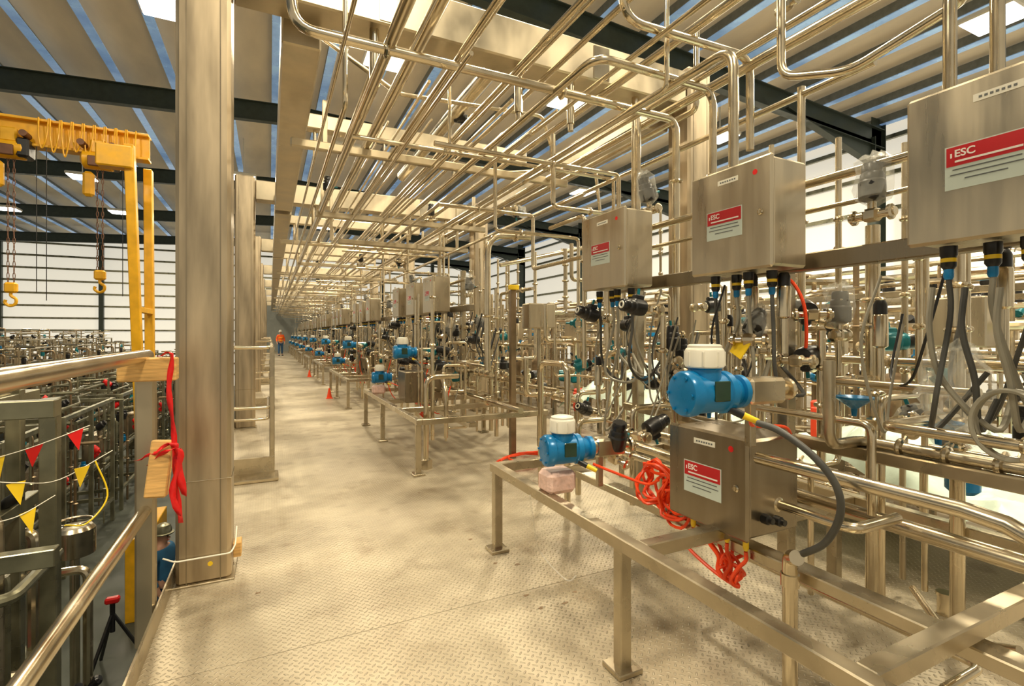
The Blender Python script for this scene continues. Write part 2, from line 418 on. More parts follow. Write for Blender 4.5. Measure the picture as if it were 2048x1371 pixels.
pipe([(2.36,28,3.12),(2.36,2.0,3.12),(2.36,2.0,2.36)],.028,'polished pipe from the far rack ending down into the middle cabinet top','cross_pipe',rad=.12)
pipe([AY(1240,-60,2.35),AY(1250,40,2.35),AY(1500,115,2.35),AY(1500,300,2.35)],.026,'curved steel pipe at top centre dropping behind the middle cabinet','cross_pipe',rad=.13)
pipe([V((2.36,1.0,2.33)),V((2.36,1.0,2.84)),V((2.50,1.0,2.84)),V((2.50,1.45,2.76)),V((2.42,1.75,2.85)),V((2.42,1.75,3.6))],.022,'looped steel conduit rising from the nearest upper cabinet','cross_pipe',rad=.08)
pipe([AX(1995,170,2.36),AX(1995,-60,2.36)],.022,'straight conduit rising from the nearest upper cabinet','cross_pipe')
pipe([AY(500,-30,4.6),AY(880,205,4.6)+V((-.4,0,0)),AY(1085,232,4.6),AY(1102,290,4.6)],.02,'slim pipe crossing overhead with a short down-turned end','cross_pipe',rad=.07)
pipe([AY(1066,474,5.0),AY(975,470,5.0),AY(975,740,5.0)],.036,'stout steel elbow pipe dropping beside the second right column','elbow_pipe',rad=.2,clamps=[(0,.4),(1,.6)])
pipe([AY(1010,345,5.6),AY(1190,335,5.6),AY(1200,420,5.6)],.022,'short branch with two bends above the left upper cabinet','cross_pipe',rad=.1,clamps=[(0,.5)])
pipe([AY(1000,530,6.2),AY(1240,480,6.2),AY(1240,640,6.2)],.03,'rising elbow pipe behind the left upper cabinet','cross_pipe',rad=.15,clamps=[(0,.5)])
# ================================================================ left rail, timber, tape
t=thing('guard_rail','polished stainless handrail on the near left edge of the walkway','railing',(-.575,3.14,0))
MB().tube([(0,-4.6,1.39),(0,.02,1.39)],.031,18).build('top_rail','steel',t)
MB().tube([(0,-4.6,.60),(0,.0,.60)],.029,18).build('mid_rail','steel',t)
for y in(0,-2.9): MB().box((0,y,.63),(.085,.075,1.46),.01).build('post','beam',t)
MB().box((-.545,3.04,1.325),(.24,.10,.115),.006).build('timber_block','wood',None,'sawn timber block strapped at the end of the top handrail','wood block')
MB().bar((-.505,2.98,.70),(-.48,3.02,.97),.09,.09,.006).build('timber_block','wood',None,'short sawn timber block strapped above the lower handrail end','wood block')
MB().box((-.185,3.62,.15),(.045,.1,.09),.004).build('timber_block','wood',None,'small timber wedge behind the tie at the foot of the near column','wood block')
def ribbon(pts,w,m,name,label,cat):
    P=smooth(pts,6); vs=[];fs=[]
    for i,p in enumerate(P):
        a=.9*math.sin(i*.7); d=V((math.cos(a),math.sin(a),.25*math.sin(i)))*w/2
        vs+= [p-d,p+d]
    for i in range(len(P)-1): fs.append((2*i,2*i+1,2*i+3,2*i+2))
    o=MB().add(vs,fs).build(name,m,None,label,cat)
    md=o.modifiers.new('t','SOLIDIFY'); md.thickness=.001
    return o
ribbon([AY(318,712,3.0),AY(343,708,2.98),AY(338,780,2.98),AY(348,870,2.98),AY(352,960,2.98),AY(362,1045,2.98)],.026,'red','barrier_tape','long red plastic tape hanging down beside the near column','tape')
ribbon([AY(275,920,3.0),AY(310,905,2.96),AY(345,885,2.96),AY(355,920,2.96),AY(368,990,2.96)],.035,'red','barrier_tape','crumpled red tape knotted around the lower timber block','tape')
ribbon([AY(300,930,3.0),AY(335,900,2.94),AY(362,905,2.94),AY(345,980,2.94),AY(358,1030,2.94)],.03,'red','barrier_tape','twisted red tape end fluttering beside the lower timber block','tape')
MB().tube(fillet([(-.56,3.49,.20),(-.50,3.495,.165),(-.215,3.50,.165),(-.195,3.56,.19),(-.20,3.8,.22)],.02),.005,8).build('cable_tie','white',None,'thin white tie wrapped around the foot of the near column','tie')
for i in range(4):
    t=thing('opening_guard','low stainless guard rail jutting into the walkway past the near column' if i==0 else 'stainless guard rail at a farther column on the left','railing',(0,5.95+5.5*i,0),0,None if i==0 else 'farther guard rails on the left')
    g=MB(); g.tube(fillet([(-.5,0,1.36),(.02,0,1.36),(.02,2.2,1.36)],.06),.021,12); g.build('top_rail','steel',t)
    MB().tube(fillet([(-.5,0,.72),(.02,0,.72),(.02,2.2,.72)],.06),.019,12).build('mid_rail','steel',t)
    MB().tube(fillet([(-.5,.12,.58),(-.02,.12,.58),(-.02,2.2,.58)],.06),.016,12).build('mid_rail','steel',t)
    for p in((.02,0),(.02,2.2)): MB().box((p[0],p[1],.68),(.05,.05,1.36),.006).build('post','table',t)
    MB().box((-.24,-.02,.10),(.56,.03,.20),.004).build('toe_plate','table',t)
    MB().box((-.23,-.15,.02),(.62,.30,.04),.008).build('raised_plate','steel',t)
# ================================================================ MODULE THINGS
MOD=[]
def reg(o,desc): MOD.append((o,desc)); return o
NEAR=' in the nearest skid'
def cabinet(x,y,z,w,h,dp,desc,m='cab',glands='black'):
    t=thing('control_cabinet',desc+NEAR,'cabinet',(x,y,z))
    b=MB(); b.box((dp/2+.012,0,h/2),(dp-.024,w-.02,h-.02),.012); b.build('body',m,t)
    b=MB(); b.box((.012,0,h/2),(.026,w,h),.011); dr=b.build('door',m,t)
    b=MB(); b.lathe([(.017,0),(.017,.006),(.012,.010)],(-.001,-w*.38,h*.50),(-1,0,0),16); b.box((-.013,-w*.38,h*.50),(.008,.006,.022),.002); b.build('latch','steel',dr)
    MB().box((-.002,0,h*.87),(.002,.13,.026)).build('name_tag','white',dr)
    k=MB()
    for q in range(7): k.box((-.0035,.045-q*.015,h*.87),(.001,.009,.008))
    k.build('name_tag_print','ink',dr)
    MB().lathe([(.014,0),(.014,.001)],(-.001,-w*.32,h*.87),(-1,0,0),16).build('red_sticker','red',dr)
    y0=w*.27; lw,lh=.23,.155; zc=h*.47
    MB().box((-.002,y0-lw/2,zc),(.002,lw,lh)).build('label_plate','tag',dr)
    MB().box((-.0035,y0-lw/2,zc+lh/2-.038),(.001,lw-.010,.068)).build('label_band','bandred',dr)
    e=bpy.data.objects.new('lettering',ESC); COL.objects.link(e); e.parent=dr; e.location=(-.0045,y0-.028,zc+lh/2-.041)
    k=MB(); k.box((-.0045,y0-.019,zc+lh/2-.034),(.001,.005,.016)); k.box((-.0045,y0-lw/2-.005,zc+lh/2-.057),(.001,lw-.05,.007)); k.build('label_stripe','letter',dr)
    k=MB()
    for r,wd in enumerate((.8,.86,.5)): k.box((-.0035,y0-lw/2,zc-.008-r*.018),(.001,lw*wd,.004))
    k.build('label_print','ink',dr)
    for j in range(4):
        g=MB()
        if glands=='black':
            yy=w*(.33-.21*j); xx=.10+.04*(j%2)
            g.lathe([(.027,0),(.027,-.035),(.024,-.04),(.024,-.075),(.014,-.09)],(xx,yy,0),(0,0,1),12); gg=g.build('cable_gland','black',t)
            MB().lathe([(.0245,-.045),(.0245,-.060)],(xx,yy,0),(0,0,1),12).build('gland_ring','ygland',gg)
            MB().lathe([(.016,-.085),(.016,-.115),(.012,-.125)],(xx,yy,0),(0,0,1),12).build('gland_tail','blue',gg)
        else:
            yy=-w*.33+j*w*.22
            g.lathe([(.017,0),(.017,-.015)],(dp*.25,yy,0),(0,0,1),12); gg=g.build('cable_gland','steel',t)
            MB().lathe([(.013,-.014),(.014,-.06),(.009,-.075)],(dp*.25,yy,0),(0,0,1),12).build('gland_nut','ygland',gg)
    return t
C1=reg(cabinet(2.2,3.02,1.83,.52,.56,.26,'steel control cabinet with red label, left of the upper three'),'left upper steel control cabinet with red label')
C2=reg(cabinet(2.2,1.90,1.83,.52,.56,.28,'steel control cabinet with red label, middle of the upper three'),'middle upper steel control cabinet with red label')
C3=reg(cabinet(2.2,.80,1.83,.54,.56,.28,'steel control cabinet with red label, right of the upper three'),'right upper steel control cabinet with red label')
LB=reg(cabinet(1.88,1.76,.58,.48,.46,.36,'dark bronze steel box low on the frame','dkcab','yellow'),'low dark bronze box above the table frame')
for q in(0,1): MB().lathe([(.022,0),(.022,.03),(.014,.035),(.014,.05)],(.10+q*.08,-.24,.10-q*.02),(0,-1,0),12).build('side_port','black',LB)
def table(y0,y1,xf,xb,z):
    t=thing('skid_table',"low stainless frame table standing on the walkway"+NEAR,'frame',((xf+xb)/2,(y0+y1)/2,0))
    X0=-(xb-xf)/2; X1=-X0; Y0=-(y1-y0)/2; Y1=-Y0
    f=MB(); w=.062
    for x in(X0,X1): f.box((x,0,z-w/2),(w,Y1-Y0+w,w),.005)
    for y in(Y1,Y1-1.5,Y1-2.4,Y0): f.box((0,y,z-w/2-.001),(X1-X0-w,w,w),.005)
    f.box((X0+.62,0,z-w/2-.08),(.10,Y1-Y0,.05),.005)
    f.build('top_frame','table',t)
    for x,y in((X0,Y1-.03),(X0,Y1-1.4),(X0,Y0+.03),(X1,Y1-.03),(X1,Y1-1.4),(X1,Y0+.03)):
        l=MB(); l.box((x,y,z/2),(w*.95,w*.95,z-.02),.005); lo=l.build('leg','table',t)
        MB().box((x,y,.012),(.13,.13,.024),.004).build('foot','table',lo)
    return t
TB=reg(table(-.1,3.2,1.42,2.95,.60),'low stainless frame table standing on the walkway')
def rack():
    t=thing('cabinet_rack','stainless post frame carrying the upper cabinets'+NEAR,'frame',(2.6,1.6,0))
    for y in(-1.3,.25,1.5):
        MB().box((0,y,1.35),(.07,.07,2.2),.006).build('post','table',t)
    MB().box((-.03,0,1.88),(.08,3.5,.09),.006).build('lower_rail','dkcab',t)
    MB().tube([(-.02,-1.8,2.30),(-.02,1.75,2.30)],.024,12).build('upper_rail','steel',t)
    MB().tube([(.05,-1.8,2.17),(.05,1.75,2.17)],.014,12).build('upper_rail','steel',t)
    MB().box((0,0,.92),(.06,3.3,.06),.006).build('middle_rail','table',t)
    return t
RK=reg(rack(),'stainless post frame carrying the upper cabinets')
def transmitter(loc,sc,rz,desc):
    t=thing('flow_transmitter',desc+NEAR,'transmitter',loc,rz); t.scale=(sc,)*3
    b=MB(); b.lathe([(.055,-.125),(.074,-.12),(.080,-.11),(.080,-.080),(.072,-.076),(.070,.04),(.076,.046),(.076,.07),(.060,.08),(.048,.115),(.060,.12),(.060,.14),(.045,.145)],(0,0,0),(1,0,0),28)
    b.lathe([(.056,.0),(.056,.085),(.061,.09)],(-.02,0,0),(0,0,1),28)
    for a in range(6): b.cyl((-.125+.0,.062*math.cos(a*1.047),.062*math.sin(a*1.047)),(-.13,.062*math.cos(a*1.047),.062*math.sin(a*1.047)),.006,n=8)
    b.build('housing','blue',t)
    b=MB(); b.box((-.005,-.072,.012),(.065,.010,.070),.003); b.build('display_window','glass',t)
    b=MB(); pr=[(.063,.09),(.066,.094),(.066,.15),(.063,.156),(.058,.16),(.058,.168),(.05,.172)]; b.lathe(pr,(-.02,0,0),(0,0,1),28)
    for i in range(8):
        a=2*PI*i/8; b.box((-.02+.066*math.cos(a),.066*math.sin(a),.122),(.006,.006,.05),.001)
    b.build('cap','white',t)
    b=MB(); b.cyl((.14,0,0),(.16,0,0),.045); b.box((.24,0,.0),(.17,.085,.095),.012); b.cyl((.32,0,0),(.39,0,0),.022); b.lathe([(.022,0),(.04,.006),(.043,.014),(.04,.022),(.022,.028)],(.355,0,0),(1,0,0),16); b.build('sensor_block','steel',t)
    b=MB(); b.cyl((.05,-.045,-.055),(.085,-.07,-.075),.014); g=b.build('cable_gland','black',t)
    MB().cyl((.08,-.067,-.072),(.125,-.098,-.095),.013,.010).build('gland_nut','ygland',g)
    b=MB(); b.box((.19,0,-.12),(.03,.03,.17),.003); b.build('bracket','table',t)
    return t
T1=reg(transmitter((1.66,1.53,1.255),1.18,-.1,'large blue flow transmitter with white cap above the bronze box'),'blue flow transmitter with white cap above the low box')
T2=reg(transmitter((1.53,2.45,.84),1.12,-.15,'blue flow transmitter with white cap at the table corner'),'blue flow transmitter with white cap at the table end')
b=MB(); b.box((1.50,2.50,.655),(.19,.15,.13),.025); FOAM=reg(b.build('foam_block','pink',None,'pale pink packing block under the smaller blue transmitter','foam block'),'pale pink packing block')
def valve(loc,rz,tilt,desc,ring=True,m='black',cover=False,group=None,near=NEAR):
    t=thing('actuated_valve',desc+near,'valve',loc,rz,group); t.rotation_euler=(tilt[0],tilt[1],rz)
    b=MB(); b.box((0,0,0),(.06,.07,.06),.012); b.cyl((0,-.10,0),(0,.10,0),.02)
    for y in(-.08,.08): b.lathe([(.021,-.014),(.036,-.006),(.036,.006),(.021,.014)],(0,y,0),(0,1,0),16)
    b.cyl((0,0,.02),(0,0,.07),.018); b.build('body','steel',t)
    b=MB(); b.lathe([(.03,.065),(.052,.075),(.055,.09),(.055,.155),(.048,.165),(.048,.19),(.042,.2)],(0,0,0),(0,0,1),22); b.box((.055,0,.12),(.05,.05,.07),.008); b.build('actuator',m,t)
    b=MB(); b.lathe([(.042,.198),(.042,.235),(.036,.245)],(0,0,0),(0,0,1),22); b.build('indicator_housing','black',t)
    if ring:
        MB().torus((0,0,.246),(0,0,1),.02,.006,20,6).build('indicator_ring','white',t)
    b=MB(); b.cyl((.08,0,.12),(.12,0,.12),.010); b.build('air_fitting','teal',t)
    if cover:
        b=MB(); b.lathe([(.02,.05),(.07,.08),(.075,.14),(.065,.2),(.07,.25),(.035,.29),(.015,.28)],(0.01,0,0),(0,0,1),14)
        for i,p in enumerate(b.v): b.v[i]=p+V((random.uniform(-.014,.014),random.uniform(-.014,.014),random.uniform(-.012,.012)))
        b.build('plastic_cover','plastic',t)
    return t
VL=[(2.35,3.22,1.62,0,(0,-1.3),'black actuated valve below the left upper cabinet',1,0),
 (2.25,2.55,1.66,0,(0,-1.45),'black valve showing a white ring between two upper cabinets',1,0),
 (2.3,1.85,1.47,.4,(0,.9),'black valve in clear plastic below the middle cabinet',0,1),
 (2.5,1.72,1.36,.2,(0,1.4),'black valve lying sideways under the middle cabinet',0,0),
 (2.55,1.38,2.06,0,(0,0),'valve in clear wrap beside the right cabinet',0,1),
 (2.55,2.9,2.42,0,(0,-.3),'black valve in clear wrap above the left upper cabinet',0,1),
 (2.45,.62,1.42,.2,(0,-1.5),'black valve with grey ring under the right cabinet',1,0),
 (2.10,2.50,.86,0,(0,1.2),'black valve between the smaller transmitter and the bronze box',0,0),
 (1.85,2.42,.76,.3,(.3,-.2),'small black valve low beside the smaller transmitter',0,0),
 (2.2,2.2,.80,0,(0,1.4),'black valve lying on the pipe behind the bronze box',0,0),
 (2.75,2.9,1.15,.5,(0,-1.2),'black valve behind the table at middle height',1,0),
 (2.9,.95,.95,0,(0,0),'black valve low on the right of the table',0,0)]
for v in VL:
    reg(valve((v[0],v[1],v[2]),v[3],v[4],v[5],bool(v[6]),'black',bool(v[7])),v[5])
def mp(pts,r,desc,clamps=(),m='steel',rad=None,group=None):
    o=pipe(pts,r,desc+NEAR,'process_pipe',m,group,clamps,rad); return reg(o,desc)
mp([(1.92,1.5,.96),(1.92,.50,.96),(1.92,.50,.25)],.027,'polished handrail like tube leaving the bronze box and bending down',rad=.28)
mp([(2.95,3.4,.86),(2.95,-.4,.86)],.024,'horizontal tube along the back of the table',[(0,.3),(0,.6)])
mp([(2.48,-.4,.66),(2.48,3.3,.66)],.036,'thick horizontal tube resting above the back of the table',[(0,.25),(0,.7)])
mp([(3.0,1.62,2.1),(3.0,1.62,.05)],.035,'thick upright riser right of the middle cabinet',[(0,.2),(0,.27),(0,.45),(0,.52),(0,.6)])
mp([(2.9,1.20,2.15),(2.9,1.20,.05)],.03,'upright riser behind the nearest cabinet',[(0,.2),(0,.3),(0,.5),(0,.56),(0,.7)])
mp([(3.1,2.1,3.1),(3.1,2.1,1.35),(3.1,.4,1.35)],.024,'riser that bends forward at eye height',[(0,.5),(1,.3),(1,.7)])
mp([(2.72,3.25,3.3),(2.72,3.25,.2)],.026,'upright pipe behind the left upper cabinet',[(0,.3),(0,.5),(0,.75)])
mp([(2.85,3.45,3.3),(2.85,3.45,1.4),(2.85,2.2,1.4),(2.85,2.2,.7)],.024,'stepped pipe behind the left upper cabinet',[(1,.3),(1,.7)])
mp([(3.3,2.8,3.0),(3.3,2.8,.98),(2.3,2.8,.98),(2.3,2.8,.3)],.022,'pipe crossing behind the table then dropping to the floor',[(1,.4)])
mp([(2.1,2.9,.72),(2.1,1.2,.72),(2.4,1.2,.72)],.022,'low pipe behind the bronze box',[(0,.2),(0,.8)])
mp([(2.35,2.55,1.62),(2.35,2.55,1.05),(3.0,2.55,1.05)],.02,'thin pipe feeding the ringed valve',[(0,.4)])
mp([(2.4,2.1,1.78),(2.4,2.1,1.1),(2.4,1.3,1.1),(2.4,1.3,.7)],.018,'thin bent pipe behind the large transmitter',[(0,.3)])
mp([(3.2,.6,2.6),(3.2,.6,1.18),(2.75,.6,1.18)],.022,'bent pipe far right of the table',[(0,.3),(0,.7)])
mp([(2.05,.9,.12),(2.05,.9,.28),(2.35,.9,.28),(2.35,2.2,.28),(2.7,2.2,.28)],.016,'thin low pipe under the table',[])
mp([(3.0,1.62,1.26),(2.6,1.62,1.26),(2.6,1.0,1.26)],.02,'short side branch of the thick riser',[(0,.5)])
mp([(2.9,1.2,1.12),(2.3,1.2,1.12),(2.3,.1,1.12)],.022,'side branch turning toward the camera',[(0,.4),(1,.4)])
mp([(2.5,4.3,2.55),(2.5,3.7,2.55),(2.5,3.7,1.2)],.02,'short hooked pipe past the table end',[(1,.3)])
mp([(2.3,3.9,3.3),(2.3,3.9,2.65),(3.1,3.9,2.65),(3.1,3.9,.5)],.022,'stepped drop pipe past the table end',[(1,.5),(2,.3),(2,.6)])
mp([(1.95,4.4,3.3),(1.95,4.4,2.5),(2.9,4.4,2.5),(2.9,4.4,.6)],.018,'slimmer stepped drop pipe past the table end',[(1,.3)])
mp([(.6,4.2,3.1),(3.2,4.2,3.1),(3.2,4.2,2.1)],.018,'cross pipe above the walkway gap',[(0,.3),(0,.7)])
mp([(1.1,3.6,2.92),(2.8,3.6,2.92),(2.8,3.6,2.3),(3.3,3.6,2.3)],.02,'second cross pipe above the table end',[(0,.6)])
mp([(1.5,4.75,2.78),(2.55,4.75,2.78),(2.55,4.75,2.2),(2.55,3.8,2.2)],.02,'curved branch pipe over the walkway edge',[(0,.4)])
mp([(2.2,3.5,.02),(2.2,3.5,1.25),(2.2,3.95,1.25),(2.2,3.95,.02)],.026,'upright tube hoop standing past the table end',[],rad=.1)
rr=random.Random(5)
for i in range(32):
    x=rr.uniform(2.62,3.45); y=rr.uniform(.1,4.6); z=rr.uniform(.5,2.2); r=rr.choice((.012,.016,.022,.026)); k=i%4
    if k==0: pts=[(x,y,2.6),(x,y,z),(x+rr.uniform(-.4,.2),y,z),(x+rr.uniform(-.4,.2),y,.1)]
    elif k==1: pts=[(x,y-.5,z),(x,y+.5,z),(x,y+.5,z-.5)]
    elif k==2: pts=[(x,y,z+.5),(x,y,z-.3)]
    else: pts=[(x,y-.3,z),(x,y+.4,z),(x-.25,y+.4,z),(x-.25,y+.4,z+.4)]
    if k==0: pts[3]=(pts[2][0],y,.1)
    mp(pts,r,'branch pipe in the dense back pipework',[(0,.25),(0,.5),(0,.75)] if k!=1 else [(0,.3),(0,.6)],'steel' if i%3 else 'table',None,'back pipework of the nearest skid')
for i in range(26):
    x=rr.uniform(2.45,3.35); y=rr.uniform(.2,4.4); z=rr.uniform(.75,1.75)
    reg(valve((x,y,z),rr.uniform(0,3),(rr.choice((0,1.5)),rr.choice((0,-1.5,-1.2,1.3))),'small black valve in the dense back pipework',i%2==0,'black' if i%6 else 'teal',i%6==1,'back valves of the nearest skid'),'small black valve in the dense back pipework')
for i in range(18):
    y=rr.uniform(.3,3.3); x=rr.uniform(2.3,2.7); z=rr.uniform(1.45,1.83); y2=y+rr.uniform(-.4,.4)
    o=cable([(x,y,z),(x-.05,y+.05,z-.3),(x+rr.uniform(-.15,.2),(y+y2)/2,z-rr.uniform(.5,.85)),(x+.2,y2,z-.5),(x+.3,y2,z-.2)],rr.choice((.004,.006,.009)),rr.choice(('rubber','lgrey','lgrey','black')),'loose cable looping through the back pipework'+NEAR,'cable','loose back cables of the nearest skid')
    reg(o,'loose cable looping through the back pipework')
for i,(x,y,z) in enumerate(((2.55,2.2,1.5),(2.75,1.45,1.55),(3.05,.85,1.6),(2.4,3.35,1.2),(2.75,2.6,.85),(2.45,1.95,1.72),(2.65,.95,1.72),(2.4,1.72,1.7))):
    g=MB(); t=thing('level_probe','short steel level probe with dark top'+NEAR,'instrument',(x,y,z),0,'level probes of the nearest skid')
    g.lathe([(.02,-.3),(.02,-.12),(.034,-.11),(.034,.04),(.028,.05)],(0,0,0),(0,0,1),16); g.build('barrel','steel',t)
    MB().lathe([(.030,.05),(.030,.10),(.02,.12)],(0,0,0),(0,0,1),16).build('cap','black',t)
    reg(t,'short steel level probe with dark top')
hosd=['left','middle','right']
for ci,(cy,cw) in enumerate(((3.02,.52),(1.90,.52),(.80,.54))):
    for j in range(4):
        yy=cy+cw*(.33-.21*j); x=2.2+.10+.04*(j%2)
        r=random.Random(ci*7+j)
        pts=[(x,yy,1.71),(x+.01,yy,1.56),(x+r.uniform(-.04,.08),yy+r.uniform(-.08,.08),1.36-r.uniform(0,.2)),(x+.15,yy+r.uniform(-.12,.12),1.12+r.uniform(-.05,.1)),(x+.24,yy+r.uniform(-.1,.2),1.35)]
        d=f'grey flexible conduit hanging from the {hosd[ci]} upper cabinet'
        o=cable(pts,.010,'lgrey' if j%3 else 'rubber',d+NEAR,'conduit',None,'conduit',8); o['group']=f'conduits of the {hosd[ci]} upper cabinet'
        reg(o,d)
for j in range(4):
    yy=1.76-.48*.33+j*.48*.22; x=1.88+.36*.25; r=random.Random(40+j)
    pts=[(x,yy,.50),(x,yy,.46),(x+r.uniform(-.03,.03),yy+r.uniform(-.05,.05),.41),(x+r.uniform(-.03,.03),yy+(1.70-yy)*.6,.35),(x+.02,1.68+r.uniform(-.04,.04),.31),(x+.05,1.72+r.uniform(-.05,.05),.35),(x+.10,yy+.05,.47)]
    o=cable(pts,.009,'orange','orange cable looping below the bronze box'+NEAR,'cable','orange cables below the bronze box'); reg(o,'orange cable looping below the low box')
def coil(c,desc,seed,n=60,R0=.055,R1=.125):
    r=random.Random(seed); P=[]; a=0
    for i in range(n):
        a+=r.uniform(.6,.95); R_=r.uniform(R0,R1); P.append((c[0]+r.uniform(-.05,.05),c[1]+R_*math.cos(a)*1.1,c[2]+R_*1.15*math.sin(a)))
    return cable(P,.0085,'orange',desc,'cable_coil',None,'cable',6,3)
reg(coil((1.95,2.18,.66),'messy orange cable bundle hanging left of the bronze box'+NEAR,3),'messy orange cable bundle left of the low box')
reg(coil((1.98,2.05,.60),'lower messy orange cable bundle touching the bronze box'+NEAR,9,44),'lower messy orange cable bundle by the low box')
reg(coil((2.0,1.70,.37),'small knot of orange cable under the bronze box'+NEAR,14,22,.02,.07),'small knot of orange cable under the low box')
reg(cable([(1.66,2.37,.76),(1.75,2.3,.72),(1.9,2.2,.66),(1.92,2.12,.70)],.008,'orange','orange cable from the smaller transmitter to the bundle'+NEAR,'cable'),'orange cable from the end transmitter')
reg(cable([AX(1515,845,1.77),AX(1560,862,1.78),AX(1625,910,1.81),AX(1672,970,1.84),AX(1680,1030,1.87),AX(1650,1085,1.90),AX(1603,1108,1.93)],.0135,'rubber','dark grey hose arching from the large transmitter past the bronze box','hose',None,'hose',12),'dark grey hose arching down past the low box')
reg(cable([(1.77,1.42,1.15),(1.9,1.5,1.10),(2.1,1.5,1.08),(2.3,1.6,.98)],.007,'orange','orange cable from the large transmitter toward the back'+NEAR,'cable'),'orange cable from the large transmitter')
reg(cable([AX(1545,562,2.5),AX(1580,560,2.52),AX(1608,610,2.55),AX(1612,690,2.58),AX(1600,730,2.6)],.009,'orange','orange cable arching down right of the middle upper cabinet','cable'),'orange cable arching down beside the middle upper cabinet')
fd=['blue plastic funnel on the thick riser','blue plastic funnel on the nearest riser','blue plastic funnel behind the left upper cabinet','blue plastic funnel beside the bronze box']
for i,(x,y,z) in enumerate(((2.88,1.62,1.12),(2.78,1.20,1.06),(2.7,3.1,1.12),(2.6,2.35,1.02))):
    b=MB(); b.lathe([(.012,-.06),(.016,-.02),(.09,.035),(.092,.045),(.082,.045),(.02,.0)],(x-.05,y,z),(0,0,1),20)
    reg(b.build('drain_funnel','blue',None,fd[i]+NEAR,'funnel'),fd[i])
q=AX(1580,1112,1.93)
b=MB(); b.tube(fillet([(q.x,q.y,.0),(q.x,q.y,q.z),(q.x-.03,q.y-.05,q.z+.02)],.035),.03,14); b.lathe([(.036,0),(.036,.05)],(q.x,q.y,q.z-.12),(0,0,1),14); reg(b.build('conduit_stub','steel',None,'upright grey conduit stub with elbow at the hose end'+NEAR,'pipe'),'conduit stub with elbow under the low box')
refresh()
PER=5.3
def spread(MODL,k0,base):
    for k in range(k0,9):
        for n_,(o,d) in enumerate(MODL):
            if o is FOAM and k>1: continue
            if k>3 and 'dense back' in d and n_%2: continue
            hi=(('upper' in d and 'process_pipe' not in o.name) or o is RK)
            dv=(0,PER*(k-base)+(1.45 if hi else 0),0)
            if o.location.y+dv[1]>47.5: continue
            if k<=2:
                c=dup(o,dv,d+f', in the {ordn[k]} skid')
                if 'group' in c: c['group']=c['group'].replace('nearest skid','')+f' {ordn[k]} skid'
            else:
                merged(o,dv,d+(f', in the {ordn[k]} skid' if k<5 else ', in the farthest skids'),None if k<5 and 'group' not in o else f'{d} {"of skid "+ordn[k] if k<5 else "of the far skids"}')
spread(MOD,1,0)
# busy table tops from the second skid onward
NEAR=', in the second skid'
MOD1=MOD; MOD=[]
rr=random.Random(77); Y1=PER
for i in range(10):
    x=rr.uniform(1.65,2.5); y=Y1+rr.uniform(1.0,3.0); z=rr.uniform(.7,1.35)
    reg(valve((x,y,z),rr.uniform(0,3),(rr.choice((0,1.5)),rr.choice((0,-1.5,1.3))),'small valve on the crowded table top',i%3==0,'black' if i%4 else 'teal',False,'table top valves of the second skid'),'small valve on the crowded table top')
for i in range(12):
    x=rr.uniform(1.6,2.5); y=Y1+rr.uniform(.9,3.1); z=rr.uniform(.75,1.7)
    pts=[[(x,y,.6),(x,y,z),(x+.3,y,z),(x+.3,y,z-.5)],[(x,y-.4,z*.7),(x,y+.4,z*.7),(x,y+.4,z)],[(x,y,.2),(x,y,z+.5)]][i%3]
    mp(pts,rr.choice((.014,.02,.024)),'short tube on the crowded table top',[(0,.4),(0,.8)],'steel',None,'table top tubes of the second skid')
for i in range(6):
    x=rr.uniform(1.6,2.1); y=Y1+rr.uniform(1.0,3.0)
    reg(cable([(x,y,1.1),(x-.05,y+.05,.8),(x+.05,y+.1,.5),(x+.2,y+.05,.45),(x+.3,y,.8)],.007,rr.choice(('orange','rubber','lgrey')),'loose cable drooping off the table top'+NEAR,'cable','table top cables of the second skid'),'loose cable drooping off the table top')
refresh()
spread(MOD,2,1)
# items that only occur once
for i,(px,py,y,m) in enumerate(((655,392,6.6,'black'),(1020,418,5.2,'black'),(862,440,7.4,'black'),(800,522,8.6,'black'),(722,530,11.5,'black'),(945,238,6.0,'black'),(1575,12,2.4,'blue'))):
    valve(AY(px,py,y),.5*i,(0,1.5 if i%2 else 0),['black valve hanging at the left end of the overhead pipes','black valve with clear wrap above the stout elbow pipe','black valve under the overhead pipes at mid rack','black valve above the second skid cabinets','small black valve above the third skid cabinets','black valve at the end of the fat overhead duct','dark blue valve among pipes at the top right'][i],i%2==0,m,i==1,None,'')
b=MB(); q=AX(1480,695,2.28); b.box((0,0,0),(.01,.09,.10),.003,Matrix.Translation(q)@Euler((.5,.2,0)).to_matrix().to_4x4()); b.build('inspection_tag','ygland',None,'yellow tag hanging below the middle upper cabinet','tag')
pipe([V((1.95,5.45,1.02)),V((1.57,5.45,1.02)),V((1.57,5.45,.02))],.030,'bent tube bracket with flanged foot standing at the second table corner','floor_stand',clamps=[(1,.5)],rad=.12)
MB().lathe([(.07,0),(.07,.10),(.05,.11)],(1.57,5.45,0),(0,0,1),6).build('pipe_foot','table',None,'hexagonal steel foot of the bent tube at the second table','pipe foot')
pipe([V((1.66,5.5,2.1)),V((1.66,5.5,.3))],.022,'slim upright tube at the near corner of the second table','process_pipe',clamps=[(0,.1),(0,.4)])
t=thing('instrument_post','brownish upright steel post carrying a yellow tag between the tables','post',(2.67,5.5,0))
MB().box((0,0,1.02),(.07,.07,2.04),.006).build('post','brown',t); MB().box((0,-.03,2.07),(.13,.06,.06),.01).build('tag','ygland',t)
MB().box((2.95,5.35,1.72),(.36,.2,.30),.012).build('junction_box','cab',None,'small steel junction box beside the brown post','box')
MB().box((1.78,6.9,.78),(.28,.42,.42),.012).build('junction_box','dkcab',None,'dark steel box with red cable on the second table','box')
